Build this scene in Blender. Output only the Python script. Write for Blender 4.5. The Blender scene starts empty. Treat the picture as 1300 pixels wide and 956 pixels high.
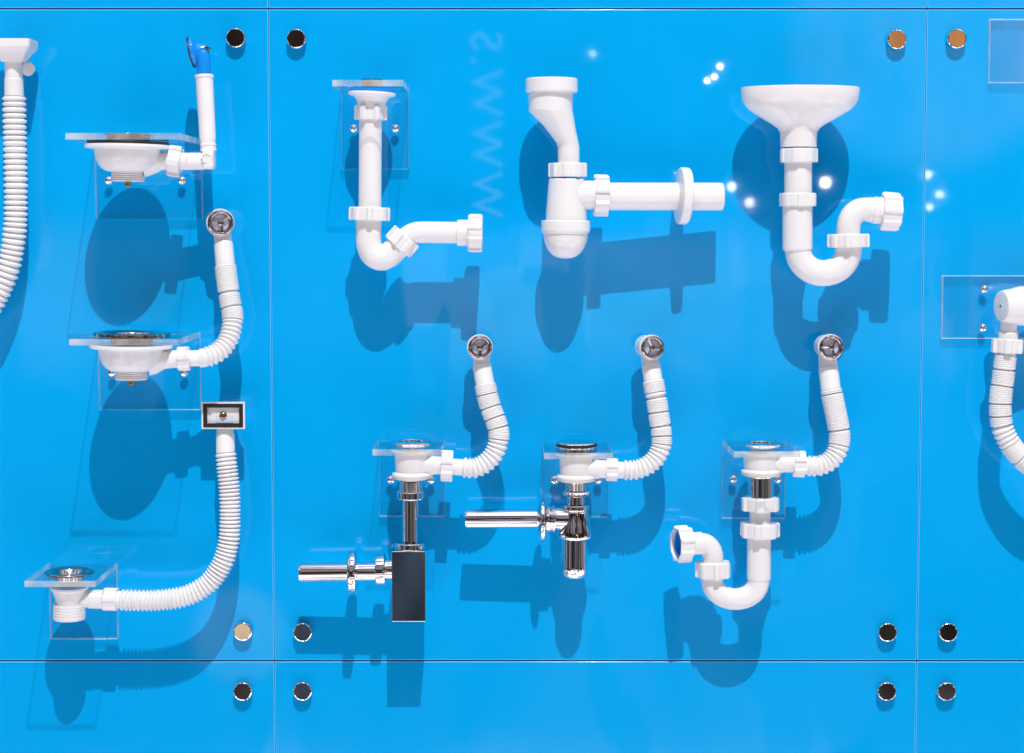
import bpy, bmesh, math, random
from mathutils import Vector, Matrix
random.seed(7)
S = bpy.context.scene
COL = S.collection

# ------------------------------------------------------------------ camera
K = 0.00125                       # metres per photo pixel on the panel plane
F = 2200.0                        # focal length in photo pixels (photo is 1300 wide)
TILT = math.radians(3.9)          # camera looks slightly down
ZD = F * K * math.cos(TILT)
HC = ZD * math.tan(TILT)
CAM = Vector((0, -ZD, HC))
cd = bpy.data.cameras.new('camera'); co = bpy.data.objects.new('camera', cd); COL.objects.link(co)
co.location = CAM; co.rotation_euler = (math.pi / 2 - TILT, 0, 0)
cd.sensor_width = 36; cd.lens = 36 * F / 1300; cd.shift_y = -45 / 1300
cd.clip_end = 200; cd.clip_start = 0.05
S.camera = co

def P(px, py, d=0.0):
    """photo pixel -> world point lying d pixel-units in front of the panel face"""
    u = Vector((0, math.sin(TILT), math.cos(TILT))); f = Vector((0, math.cos(TILT), -math.sin(TILT)))
    v = f + Vector(((px - 650) / F, 0, 0)) - u * ((py - 433) / F)
    t = (-d * K - CAM.y) / v.y
    return CAM + v * t

def W(d=0.0):
    return K * (1 - d * K / ZD)

# ------------------------------------------------------------------ world
wd = bpy.data.worlds.new('World'); S.world = wd; wd.use_nodes = True
def build_world():
    nt = wd.node_tree; N = nt.nodes; L = nt.links; N.clear()
    out = N.new('ShaderNodeOutputWorld'); bg = N.new('ShaderNodeBackground'); L.new(bg.outputs[0], out.inputs[0])
    tc = N.new('ShaderNodeTexCoord'); sep = N.new('ShaderNodeSeparateXYZ'); L.new(tc.outputs['Generated'], sep.inputs[0])
    m = N.new('ShaderNodeMapRange'); m.inputs[1].default_value = -1; m.inputs[2].default_value = 1
    L.new(sep.outputs[2], m.inputs[0])
    r = N.new('ShaderNodeValToRGB'); L.new(m.outputs[0], r.inputs[0])
    e = r.color_ramp.elements
    e[0].position = 0; e[0].color = (1.62, 1.62, 1.88, 1)
    e[1].position = 1; e[1].color = (1.15, 1.2, 1.5, 1)
    for p, c in ((.31, (1.55, 1.57, 1.82)), (.36, (.13, .14, .17)), (.455, (.11, .11, .13)), (.468, (.66, .68, .70)), (.492, (.58, .60, .62)), (.503, (.035, .03, .03)), (.585, (.035, .03, .03)), (.63, (.12, .11, .13)), (.76, (.22, .23, .30)), (.86, (1.0, 1.06, 1.36))):
        k = e.new(p); k.color = (*c, 1)
    # the hall: stands, aisles and people as soft blocks of light and dark
    mp = N.new('ShaderNodeMapping'); mp.inputs['Scale'].default_value = (5.5, 5.5, 2.4); L.new(tc.outputs['Generated'], mp.inputs[0])
    nz = N.new('ShaderNodeTexNoise'); nz.inputs['Scale'].default_value = 1.3; nz.inputs['Detail'].default_value = 3
    L.new(mp.outputs[0], nz.inputs['Vector'])
    mx = N.new('ShaderNodeMix'); mx.data_type = 'VECTOR'; mx.inputs[0].default_value = .12
    L.new(mp.outputs[0], mx.inputs[4]); L.new(nz.outputs['Color'], mx.inputs[5])
    vo = N.new('ShaderNodeTexVoronoi'); vo.distance = 'CHEBYCHEV'; vo.inputs['Scale'].default_value = 1.6
    L.new(mx.outputs[1], vo.inputs['Vector'])
    sc = N.new('ShaderNodeSeparateColor'); L.new(vo.outputs['Color'], sc.inputs[0])
    rr = N.new('ShaderNodeValToRGB'); L.new(sc.outputs[0], rr.inputs[0]); rr.color_ramp.interpolation = 'LINEAR'
    e = rr.color_ramp.elements; e[0].position = .1; e[0].color = (.10, .08, .07, 1); e[1].position = 1; e[1].color = (2.7, 2.6, 2.6, 1)
    k = e.new(.38); k.color = (.35, .28, .24, 1)
    k = e.new(.6); k.color = (1.25, 1.1, 1.0, 1)
    k = e.new(.8); k.color = (1.7, 1.65, 1.65, 1)
    mul = N.new('ShaderNodeMix'); mul.data_type = 'RGBA'; mul.blend_type = 'MULTIPLY'; mul.inputs[0].default_value = 1
    v2 = N.new('ShaderNodeTexVoronoi'); v2.distance = 'CHEBYCHEV'; v2.inputs['Scale'].default_value = 7; L.new(mx.outputs[1], v2.inputs['Vector'])
    s2 = N.new('ShaderNodeSeparateColor'); L.new(v2.outputs['Color'], s2.inputs[0])
    q2 = N.new('ShaderNodeMapRange'); q2.inputs[3].default_value = .45; q2.inputs[4].default_value = 1.55; L.new(s2.outputs[1], q2.inputs[0])
    fine = N.new('ShaderNodeMix'); fine.data_type = 'RGBA'; fine.blend_type = 'MULTIPLY'; fine.inputs[0].default_value = 1
    L.new(rr.outputs[0], fine.inputs[6]); L.new(q2.outputs[0], fine.inputs[7])
    L.new(r.outputs[0], mul.inputs[6]); L.new(fine.outputs[2], mul.inputs[7])
    cur = mul.outputs[2]
    ms = N.new('ShaderNodeMapping'); ms.inputs['Rotation'].default_value = (0, .6, 0); ms.inputs['Scale'].default_value = (30, 30, 9); L.new(tc.outputs['Generated'], ms.inputs[0])
    ns = N.new('ShaderNodeTexNoise'); ns.inputs['Scale'].default_value = 1.4; ns.inputs['Detail'].default_value = 4; L.new(ms.outputs[0], ns.inputs['Vector'])
    streak = N.new('ShaderNodeMapRange'); streak.inputs[1].default_value = .33; streak.inputs[2].default_value = .72; streak.inputs[3].default_value = .5; streak.inputs[4].default_value = 2.0
    L.new(ns.outputs[0], streak.inputs[0])
    # soft colour patches added to the world for chrome to mirror: (photo pixel in whose mirror image they lie), size, colour
    for px, py, rad, col in ((1180, 40, .085, (.62, .27, .10)), (335, 30, .13, (.02, .014, .010)), (500, 775, .105, (.030, .045, .07)),
                             (303, 806, .030, (.66, .52, .36)), (1128, 812, .035, (.10, .085, .04)), (1225, 812, .050, (.008, .008, .009))):
        v = P(px, py, 0) - CAM; v = Vector((v.x, -v.y, v.z)).normalized()
        dn = N.new('ShaderNodeVectorMath'); dn.operation = 'DISTANCE'; dn.inputs[1].default_value = v
        L.new(tc.outputs['Generated'], dn.inputs[0])
        q = N.new('ShaderNodeMapRange'); q.inputs[1].default_value = rad; q.inputs[2].default_value = rad * .72
        q.interpolation_type = 'SMOOTHSTEP'
        L.new(dn.outputs['Value'], q.inputs[0])
        m2 = N.new('ShaderNodeMix'); m2.data_type = 'RGBA'; q.inputs[4].default_value = .82; L.new(q.outputs[0], m2.inputs[0]); L.new(cur, m2.inputs[6]); 
        mc = N.new('ShaderNodeMix'); mc.data_type = 'RGBA'; mc.blend_type = 'MULTIPLY'; mc.inputs[0].default_value = 1; mc.inputs[6].default_value = (*col, 1)
        L.new(streak.outputs[0], mc.inputs[7]); L.new(mc.outputs[2], m2.inputs[7])
        cur = m2.outputs[2]
    L.new(cur, bg.inputs[0]); bg.inputs[1].default_value = 1.10
build_world()

# ------------------------------------------------------------------ lamps of the hall
def spot(name, loc, target, watts, size, cone, col):
    l = bpy.data.lights.new(name, 'SPOT'); l.energy = watts; l.shadow_soft_size = size
    l.spot_size = math.radians(cone); l.spot_blend = .6; l.color = col
    o = bpy.data.objects.new(name, l); COL.objects.link(o); o.location = loc
    o.rotation_euler = (Vector(target) - Vector(loc)).to_track_quat('-Z', 'Y').to_euler()
    return o
spot('truss_spotlight', (.58, -4.69, 7.8), (0, 0, .05), 3500, .028, 44, (1, .985, .97))
def hall_lamp(px, py, ydist, watts, rad):
    """small lamp across the hall whose mirror image stands at (px, py) on the glossy panel"""
    h = P(px, py, 0); v = h - CAM; v = Vector((v.x, -v.y, v.z)); t = ydist / -v.y
    l = bpy.data.lights.new('hall_lamp', 'POINT'); l.energy = watts; l.shadow_soft_size = rad; l.color = (1, .95, .88)
    o = bpy.data.objects.new('hall_lamp', l); COL.objects.link(o); o.location = h + v * t
for a in ((1048, 232, 8, 2.2, .034), (952, 257, 8, 1.0, .025), (929, 237, 8, 1.0, .025), (914, 84, 9, .8, .022), (907, 97, 9, .8, .020),
          (898, 102, 9, .8, .020), (752, 68, 9, .25, .016), (1193, 247, 8, .6, .020), (1180, 263, 8, .4, .018), (1178, 222, 8, .6, .020)):
    hall_lamp(*a)

vs = S.view_settings; vs.view_transform = 'Standard'; vs.look = 'None'; vs.exposure = 0; vs.gamma = 1; vs.use_curve_mapping = False
S.render.engine = 'CYCLES'
cy = S.cycles
cy.use_denoising = True; cy.max_bounces = 14; cy.glossy_bounces = 6; cy.transparent_max_bounces = 32
cy.caustics_reflective = True; cy.blur_glossy = .5; cy.caustics_refractive = False; cy.sample_clamp_indirect = 6

# ------------------------------------------------------------------ materials
MAT = {}
def newmat(name):
    m = bpy.data.materials.new(name); m.use_nodes = True
    nt = m.node_tree; MAT[name] = m
    return m, nt.nodes, nt.links, nt.nodes['Principled BSDF']
def noise_rough(N, L, b, lo, hi, scale, bump=0.0, bscale=None, det=4):
    tc = N.new('ShaderNodeTexCoord'); nz = N.new('ShaderNodeTexNoise')
    nz.inputs['Scale'].default_value = scale; nz.inputs['Detail'].default_value = det
    L.new(tc.outputs['Object'], nz.inputs['Vector'])
    mr = N.new('ShaderNodeMapRange'); mr.inputs[3].default_value = lo; mr.inputs[4].default_value = hi
    mr.inputs[1].default_value = .3; mr.inputs[2].default_value = .7
    L.new(nz.outputs[0], mr.inputs[0]); L.new(mr.outputs[0], b.inputs['Roughness'])
    if bump:
        n2 = N.new('ShaderNodeTexNoise'); n2.inputs['Scale'].default_value = bscale or scale; n2.inputs['Detail'].default_value = 2
        L.new(tc.outputs['Object'], n2.inputs['Vector'])
        bp = N.new('ShaderNodeBump'); bp.inputs['Strength'].default_value = bump; bp.inputs['Distance'].default_value = .002
        L.new(n2.outputs[0], bp.inputs['Height']); L.new(bp.outputs[0], b.inputs['Normal'])
def simple(name, col, rough, metal=0, **kw):
    m, N, L, b = newmat(name)
    b.inputs['Base Color'].default_value = (*col, 1); b.inputs['Metallic'].default_value = metal
    b.inputs['Roughness'].default_value = rough
    noise_rough(N, L, b, rough * .8, rough * 1.25, kw.get('scale', 60), kw.get('bump', 0), kw.get('bscale', None))
    if 'sss' in kw:
        b.inputs['Subsurface Weight'].default_value = kw['sss']; b.inputs['Subsurface Radius'].default_value = (.004, .0035, .003)
        b.inputs['Subsurface Scale'].default_value = 1.0
    if 'coat' in kw: b.inputs['Coat Weight'].default_value = kw['coat']
    return m
simple('white_plastic', (.76, .757, .735), .2)
simple('white_hose', (.76, .757, .735), .3)
simple('ivory_rubber', (.72, .66, .52), .5)
simple('black_rubber', (.012, .012, .013), .42)
simple('blue_plastic', (.006, .235, .68), .12)
simple('chrome', (.80, .79, .78), .035, 1)
simple('steel', (.46, .42, .38), .13, 1)
simple('chrome_reflecting_dark', (.50, .44, .41), .05, 1)  # rosette chrome, a dark brownish reflection put into its base colour
simple('brass', (.45, .33, .17), .25, 1)
simple('grey_shaded_interior', (.60, .64, .80), .4)  # pale grey; for grille backs, bluish shade on white put into the colour
simple('dark_back', (.004, .17, .48), .6)

def panel_material():
    m, N, L, b = newmat('blue_acrylic')
    b.inputs['Base Color'].default_value = (.0010, .350, .745, 1); b.inputs['IOR'].default_value = 1.49
    noise_rough(N, L, b, .014, .042, 5, .03, 3.2)
    m, N, L, b = newmat('blue_acrylic_edge')
    b.inputs['Base Color'].default_value = (.12, .50, .88, 1)
    noise_rough(N, L, b, .05, .2, 40)
panel_material()

def clear_material(name, tint, edge):
    m = bpy.data.materials.new(name); m.use_nodes = True; MAT[name] = m
    nt = m.node_tree; N = nt.nodes; L = nt.links; N.clear()
    out = N.new('ShaderNodeOutputMaterial')
    tr = N.new('ShaderNodeBsdfTransparent'); tr.inputs[0].default_value = (*tint, 1)
    gl = N.new('ShaderNodeBsdfGlossy'); gl.inputs['Roughness'].default_value = .02
    lw = N.new('ShaderNodeLayerWeight'); lw.inputs[0].default_value = .5
    pw = N.new('ShaderNodeMath'); pw.operation = 'POWER'; pw.inputs[1].default_value = 5
    L.new(lw.outputs['Facing'], pw.inputs[0])
    ml = N.new('ShaderNodeMath'); ml.operation = 'MULTIPLY_ADD'; ml.inputs[1].default_value = .95; ml.inputs[2].default_value = .04
    L.new(pw.outputs[0], ml.inputs[0])
    mx = N.new('ShaderNodeMixShader'); L.new(ml.outputs[0], mx.inputs[0]); L.new(tr.outputs[0], mx.inputs[1]); L.new(gl.outputs[0], mx.inputs[2])
    if edge:       # sawn edge: part of the light scatters
        df = N.new('ShaderNodeBsdfTranslucent'); df.inputs[0].default_value = (.88, .86, .76, 1)
        d2 = N.new('ShaderNodeBsdfDiffuse'); d2.inputs[0].default_value = (.95, .90, .78, 1)
        a = N.new('ShaderNodeMixShader'); a.inputs[0].default_value = .86; L.new(df.outputs[0], a.inputs[1]); L.new(d2.outputs[0], a.inputs[2])
        tc = N.new('ShaderNodeTexCoord'); nz = N.new('ShaderNodeTexNoise'); nz.inputs['Scale'].default_value = 22
        L.new(tc.outputs['Object'], nz.inputs['Vector'])
        mr = N.new('ShaderNodeMapRange'); mr.inputs[1].default_value = .35; mr.inputs[2].default_value = .65
        mr.inputs[3].default_value = edge - .14; mr.inputs[4].default_value = edge + .14
        L.new(nz.outputs[0], mr.inputs[0])
        m2 = N.new('ShaderNodeMixShader'); L.new(mr.outputs[0], m2.inputs[0])
        L.new(mx.outputs[0], m2.inputs[1]); L.new(a.outputs[0], m2.inputs[2]); mx = m2
    L.new(mx.outputs[0], out.inputs[0])
clear_material('clear_acrylic', (.992, .996, .997), 0)
clear_material('clear_acrylic_edge', (.98, .985, .98), .34)

# ------------------------------------------------------------------ object helpers
ROOT = {}
def thing(name, label, cat, at, group=None):
    o = bpy.data.objects.new(name, None); COL.objects.link(o); o.location = at; o.empty_display_size = .02
    o['label'] = label; o['category'] = cat
    if group: o['group'] = group
    ROOT[o.name] = Vector(at)
    return o
def part(name, bm, mats, parent, label=None, sharp=32, smooth=True):
    """link a bmesh built in world coordinates as one mesh object under its thing or part"""
    off = ROOT[parent.name] if parent else Vector((0, 0, 0))
    bmesh.ops.translate(bm, verts=bm.verts, vec=-off)
    bmesh.ops.recalc_face_normals(bm, faces=bm.faces)
    for f in bm.faces: f.smooth = smooth
    for e in bm.edges:
        if len(e.link_faces) == 2 and e.calc_face_angle(0) > math.radians(sharp): e.smooth = False
    me = bpy.data.meshes.new(name); bm.to_mesh(me); bm.free()
    for m in ([mats] if isinstance(mats, str) else mats): me.materials.append(MAT[m])
    o = bpy.data.objects.new(name, me); COL.objects.link(o); o.parent = parent
    ROOT[o.name] = off
    if label: o['label'] = label
    if smooth:
        wn = o.modifiers.new('weighted_normals', 'WEIGHTED_NORMAL'); wn.keep_sharp = True; wn.weight = 90
    return o
def B(): return bmesh.new()

def loft(bm, rings, c0=True, c1=True):
    vs = [[bm.verts.new(p) for p in r] for r in rings]
    n = len(rings[0])
    for a, b in zip(vs, vs[1:]):
        for i in range(n):
            bm.faces.new((a[i], a[(i + 1) % n], b[(i + 1) % n], b[i]))
    if c0: bm.faces.new(vs[0][::-1])
    if c1: bm.faces.new(vs[-1])
    return vs
def frame(a, hint=None):
    a = a.normalized(); h = hint or (Vector((0, 1, 0)) if abs(a.y) < .8 else Vector((0, 0, 1)))
    u = (h - a * h.dot(a)).normalized()
    return u, a.cross(u)
def ringpts(c, u, v, r, n, rf=None, ry=None):
    o = []
    for i in range(n):
        t = 2 * math.pi * i / n; k = rf(t) if rf else 1
        o.append(c + u * (math.cos(t) * (ry if ry is not None else r) * k) + v * (math.sin(t) * r * k))
    return o
def rounded(prof, c):
    out = [prof[0]]
    for a, b, d in zip(prof, prof[1:], prof[2:]):
        v1 = Vector(a) - Vector(b); v2 = Vector(d) - Vector(b)
        if v1.length < 1e-6 or v2.length < 1e-6 or v1.angle(v2) > math.radians(155): out.append(b); continue
        k = min(c, v1.length * .45, v2.length * .45)
        p = Vector(b) + v1.normalized() * k; q = Vector(b) + v2.normalized() * k
        out += [tuple(p), tuple((p + q) / 4 + Vector(b) / 2), tuple(q)]
    out.append(prof[-1]); return out
def lathe(bm, p0, p1, prof, seg=40, rf=None, c=.9, c0=True, c1=True, hint=None):
    """prof: (t, r) in photo pixels; t runs from p0 towards p1 (each px, py, d)"""
    a = P(*p0); b = P(*p1); ax = (b - a).normalized(); w = W((p0[2] + p1[2]) / 2)
    u, v = frame(ax, hint)
    if c: prof = rounded(prof, c)
    top = max(r for t, r in prof)
    loft(bm, [ringpts(a + ax * (t * w), u, v, r * w, seg, rf if r > .84 * top else None) for t, r in prof], c0, c1)
def cyl(bm, p0, p1, r, r1=None, seg=40, c=.9, rf=None):
    L = (P(*p1) - P(*p0)).length / W((p0[2] + p1[2]) / 2); r1 = r if r1 is None else r1
    lathe(bm, p0, p1, [(0, max(r - c * 1.2, .2)), (0, r), (L, r1), (L, max(r1 - c * 1.2, .2))], seg, rf, c)
def wings(n, depth, width=.34, ph=0):
    def f(t):
        x = ((t + ph) * n / (2 * math.pi)) % 1; x = min(x, 1 - x)
        k = max(0, min(1, (width / 2 + .04 - x) / .05))
        return 1 - depth + depth * k
    return f
def nut(bm, p0, p1, r, n=8, depth=.10, ph=.2):
    """slip nut: a collar with raised grip ribs"""
    L = (P(*p1) - P(*p0)).length / W((p0[2] + p1[2]) / 2)
    lathe(bm, p0, p1, [(0, r * .72), (0, r * .97), (L * .12, r), (L * .9, r), (L, r * .97), (L, r * .72)], 96, wings(n, depth, .36, ph), .8)
def bar(bm, a, b, r, seg=10):
    a, b = Vector(a), Vector(b); u, v = frame(b - a)
    loft(bm, [ringpts(a, u, v, r, seg), ringpts(b, u, v, r, seg)])
def box(bm, lo, hi, bev=0.0, seg=2):
    m = bmesh.ops.create_cube(bm, size=1)
    vs = m['verts']; c = (Vector(lo) + Vector(hi)) / 2; s = Vector(hi) - Vector(lo)
    for q in vs: q.co = Vector((q.co.x * s.x, q.co.y * s.y, q.co.z * s.z)) + c
    if bev:
        es = list({e for q in vs for e in q.link_edges})
        bmesh.ops.bevel(bm, geom=es, offset=bev, segments=seg, affect='EDGES', profile=.6)
def catmull(pts, per=24):
    q = [2 * pts[0] - pts[1]] + list(pts) + [2 * pts[-1] - pts[-2]]; out = []
    for i in range(1, len(q) - 2):
        p0, p1, p2, p3 = q[i - 1:i + 3]
        for j in range(per):
            t = j / per
            out.append(.5 * (2 * p1 + (p2 - p0) * t + (2 * p0 - 5 * p1 + 4 * p2 - p3) * t * t + (3 * p1 - p0 - 3 * p2 + p3) * t ** 3))
    out.append(pts[-1].copy()); return out
def sweep(bm, pts, radf, step=None, seg=32, c0=True, c1=True, samples=None):
    """pts: (px, py, d); radf(s px along, total) -> radius px; samples: explicit list of (s, r)"""
    path = catmull([P(*p) for p in pts]); acc = [0]
    for a, b in zip(path, path[1:]): acc.append(acc[-1] + (b - a).length)
    w = W(sum(p[2] for p in pts) / len(pts)); T = acc[-1] / w
    if samples is None:
        n = max(2, int(T / (step or 2))); samples = [(T * i / n, radf(T * i / n, T)) for i in range(n + 1)]
    elif callable(samples): samples = samples(T)
    def at(s):
        s = min(max(s * w, 0), acc[-1]); lo, hi = 0, len(acc) - 1
        while hi - lo > 1:
            m = (lo + hi) // 2
            if acc[m] <= s: lo = m
            else: hi = m
        f = (s - acc[lo]) / max(acc[hi] - acc[lo], 1e-9)
        return path[lo].lerp(path[hi], f)
    rings = []; u = None
    for s, r in samples:
        c = at(s); tg = (at(s + 2.5) - at(s - 2.5)).normalized()
        if u is None: u, v = frame(tg)
        u = (u - tg * u.dot(tg)).normalized(); v = tg.cross(u)
        rings.append(ringpts(c, u, v, r * w, seg))
    loft(bm, rings, c0, c1)
    return T
def ridged(r, pitch, amp, lead=0, r_lead=None, tail=0, jit=.11):
    def f(T):
        out = [(0, r_lead or r)]
        if lead: out.append((lead, r_lead or r))
        s = lead; rng = random.Random(int(T * 10))
        while s < T - tail - pitch * .6:
            p = pitch * (1 + rng.uniform(-jit, jit)); a = amp * (1 + rng.uniform(-.18, .18))
            out += [(s + p * .06, r - a), (s + p * .28, r + a * .45), (s + p * .42, r + a), (s + p * .58, r + a), (s + p * .72, r + a * .45), (s + p * .94, r - a)]
            s += p
        out.append((T, r)); return out
    return f
def plan(segs):
    """telescopic hose: smooth 's', finely ribbed 'f', deep groove 'g', open ridge 'r' — (kind, length, radius)"""
    def f(T):
        tot = sum(x[1] for x in segs); k = T / tot; s = 0; out = []
        for kind, L, r in segs:
            L = L * k
            if kind == 's':
                out += [(s, r), (s + L, r)]
            elif kind == 'f':
                n = max(1, round(L / 2.3)); p = L / n; out.append((s + .05, r - .9))
                for i in range(n):
                    out += [(s + p * (i + .2), r + .38), (s + p * (i + .62), r + .38), (s + p * (i + .82), r - .40)]
                out.append((s + L - .05, r - .9))
            elif kind == 'g':
                out += [(s + .1, r - .8), (s + L * .38, r - 3.0), (s + L * .62, r - 3.0), (s + L - .1, r - .8)]
            elif kind == 'r':
                n = max(1, round(L / 6.0)); p = L / n
                for i in range(n):
                    q = s + p * i
                    out += [(q + p * .04, r - 1.7), (q + p * .3, r + .4), (q + p * .46, r + .9), (q + p * .56, r + .9), (q + p * .72, r + .3), (q + p * .96, r - 1.7)]
            s += L
        return out
    return f

# ------------------------------------------------------------------ the display wall: back wall and acrylic panels
bm = B(); box(bm, (-2.2, .0048, -1.9), (2.2, .07, 1.9), .002, 1)
w_ = part('backing_wall', bm, 'dark_back', None); w_['label'] = 'dark blue backing wall showing only in the gaps between the panels'; w_['category'] = 'wall'

XS = [P(344.5, 433).x, P(1170.2, 433).x]; PW = XS[1] - XS[0]
ZT, ZB = P(650, 11).z, P(650, 839).z; PH = ZT - ZB
cols = [(XS[0] - PW, XS[0]), (XS[0], XS[1]), (XS[1], XS[1] + PW)]
rows = [(ZT, ZT + PH * .6), (ZB, ZT), (ZB - PH * .6, ZB)]
plab = {(0, 0): 'blue glossy panel of which only a strip shows above the top left corner', (1, 0): 'blue glossy panel seen as a strip along the top middle',
        (2, 0): 'blue glossy panel seen as a short strip at the top right', (0, 1): 'blue glossy panel on the left carrying the three sink wastes',
        (1, 1): 'large central blue glossy panel carrying the white traps and the chrome ones', (2, 1): 'blue glossy panel cut off by the right edge beside the central one',
        (0, 2): 'blue glossy panel below the long corrugated hose at lower left', (1, 2): 'wide blue glossy panel along the bottom under the central one',
        (2, 2): 'blue glossy panel in the bottom right corner'}
for j, (z0, z1) in enumerate(rows):
    for i, (x0, x1) in enumerate(cols):
        gx, gz = .00035, .0012
        ctr = ((x0 + x1) / 2, 0, z0)
        t = thing('display_panel', plab[(i, j)], 'panel', ctr, 'blue panels of the display wall')
        bm = B(); box(bm, (x0 + gx, 0, z0 + gz), (x1 - gx, .004, z1 - gz), .0011, 2)
        for f in bm.faces: f.material_index = 0 if f.normal.y < -.99 or f.normal.y > .99 else 1
        part('sheet', bm, ['blue_acrylic', 'blue_acrylic_edge'], t, sharp=80)

# ------------------------------------------------------------------ panel standoffs (chrome caps)
cap0 = None
def make_cap():
    t = thing('panel_standoff', 'x', 'standoff', (0, 0, 0), 'chrome caps holding the panels')
    def l(prof, name, mat):
        b = B(); u, v = Vector((1, 0, 0)), Vector((0, 0, 1))
        loft(b, [ringpts(Vector((0, -y * K, 0)), u, v, r * K, 72) for y, r in rounded(prof, .8)])
        return part(name, b, mat, t, smooth=False)
    l([(0.2, 6), (.2, 10), (2.5, 10), (2.5, 6)], 'spacer', 'chrome')
    l([(2.6, 9), (2.6, 12.2), (8.8, 12.2), (10.0, 11.2), (10.0, .3)], 'cap', 'chrome')
    return t
def dup(root):
    r = root.copy(); COL.objects.link(r); ROOT[r.name] = ROOT[root.name]
    for ch in root.children:
        c = ch.copy(); COL.objects.link(c); c.parent = r
    return r
caps = [(299, 48, 'dark mirror cap at the top right corner of the left panel'), (376, 49, 'dark mirror cap at the top left corner of the central panel'),
        (1139, 50, 'coppery mirror cap at the top right corner of the central panel'), (1215, 49, 'coppery mirror cap at the top left corner of the right panel'),
        (308, 802, 'pale tan mirror cap below the bend of the long corrugated hose'), (384, 803, 'grey mirror cap below the square chrome trap pipe'),
        (1127, 803, 'dark golden mirror cap at the bottom right corner of the central panel'), (1204, 803, 'near black mirror cap at the bottom left corner of the right panel'),
        (308, 878, 'mirror cap below the bottom seam, under the pale tan cap'), (384, 878, 'mirror cap below the bottom seam, under the grey cap'),
        (1126, 878, 'mirror cap below the bottom seam, under the dark golden cap'), (1202, 878, 'mirror cap below the bottom seam, under the near black cap')]
proto = make_cap()
tilts = [(0, 0), (1, 0), (0, 1), (1, 0), (0, 0), (0, 0), (0, 1), (0, 0), (1, -1), (-2, 0), (0, 1), (1, 0)]
for i, (px, py, lab) in enumerate(caps):
    o = proto if i == 0 else dup(proto)
    o.location = P(px, py, 9); o.location.y = 0; o['label'] = lab
    o.rotation_euler = (math.radians(tilts[i][0] * .5), 0, math.radians(tilts[i][1] * .5))

# ------------------------------------------------------------------ clear acrylic brackets
def screw(t, px, py, d=8):
    b = B()
    lathe(b, (px, py, d), (px, py, d + 5), [(0, 4.6), (.8, 5.2), (2.4, 4.7), (3.8, 3.0), (4.3, 1.6), (3.2, 1.3), (3.0, .2)], 24, c=.3)
    part('screw', b, 'chrome', t)
def bracket(label, xl, xr, yfront, D, ybot, hole=None, screws=(), vx=None, th=7.5):
    """L bracket of thick clear acrylic: xl, xr, yfront = upper front edge of the shelf in the photo, at depth D"""
    a = P(xl, yfront, D); b = P(xr, yfront, D); z1 = a.z; z0 = z1 - th * K; x0, x1 = a.x, b.x
    zb = P((xl + xr) / 2, ybot, 8).z
    t = thing('acrylic_bracket', label, 'bracket', ((x0 + x1) / 2, 0, zb), 'clear acrylic brackets on the panels')
    yi, yo, yb = -8 * K, -D * K, -.4 * K
    vx0, vx1 = (x0, x1) if vx is None else (P(vx[0], 300, 8).x, P(vx[1], 300, 8).x)
    # shelf with round hole
    bm = B(); hx, hd, hr = hole; c = Vector((P(hx, yfront, hd).x, -hd * K)); hr *= K
    ang = [2 * math.pi * i / 48 for i in range(48)]
    for X in (x0, x1):
        for Y in (yi, yo): ang.append(math.atan2(Y - c.y, X - c.x) % (2 * math.pi))
    ang = sorted(ang)
    def rect(t_):
        dx, dy = math.cos(t_), math.sin(t_); k = 1e9
        if abs(dx) > 1e-9: k = min(k, ((x1 if dx > 0 else x0) - c.x) / dx)
        if abs(dy) > 1e-9: k = min(k, ((yi if dy > 0 else yo) - c.y) / dy)
        return c.x + dx * k, c.y + dy * k
    V = []
    for t_ in ang:
        o = rect(t_); h = (c.x + math.cos(t_) * hr, c.y + math.sin(t_) * hr)
        V.append([bm.verts.new((*q, z)) for q in (o, h) for z in (z1, z0)])   # o_top o_bot h_top h_bot
    n = len(V)
    for i in range(n):
        A, Bq = V[i], V[(i + 1) % n]
        bm.faces.new((A[0], Bq[0], Bq[2], A[2])); bm.faces.new((A[1], A[3], Bq[3], Bq[1]))
        bm.faces.new((A[2], Bq[2], Bq[3], A[3]))
        mid = (A[0].co.y + Bq[0].co.y) / 2
        if abs(mid - yi) > 1e-6:
            f = bm.faces.new((A[0], A[1], Bq[1], Bq[0])); f.material_index = 1
    part('shelf', bm, ['clear_acrylic', 'clear_acrylic_edge'], t, smooth=False)
    # back plate, its upper end bending into the shelf
    bm = B(); R = 5 * K
    prof = [(yb, zb), (yb, z1 - R), (yb - R * .3, z1 - R * .3), (yb - R, z1), (yi, z1), (yi, z0), (yi, zb)]
    q = [[bm.verts.new((X, y, z)) for y, z in prof] for X in (vx0, vx1)]
    m = len(prof)
    for i in range(m):
        j = (i + 1) % m
        if i == 4: continue
        f = bm.faces.new((q[0][i], q[0][j], q[1][j], q[1][i])); f.material_index = 1 if i == m - 1 else 0
    for s in q:
        f = bm.faces.new(s); f.material_index = 1
    part('back_plate', bm, ['clear_acrylic', 'clear_acrylic_edge'], t, smooth=False)
    for s in screws: screw(t, *s)
    return t
def plate(label, xl, xr, yt, yb_, screws):
    a, b = P(xl, yt, 8), P(xr, yb_, 8)
    t = thing('acrylic_bracket', label, 'bracket', ((a.x + b.x) / 2, 0, b.z), 'clear acrylic brackets on the panels')
    bm = B(); box(bm, (a.x, -8 * K, b.z), (b.x, -.4 * K, a.z), .0008, 1)
    for f in bm.faces: f.material_index = 0 if abs(f.normal.y) > .9 else 1
    part('back_plate', bm, ['clear_acrylic', 'clear_acrylic_edge'], t, smooth=False)
    for s in screws: screw(t, *s)
    return t
bracket('wide clear bracket under the sink waste with the blue overflow end', 83, 228, 169, 148, 278, (163, 82, 30), [(138, 229), (231, 229)])
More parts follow.
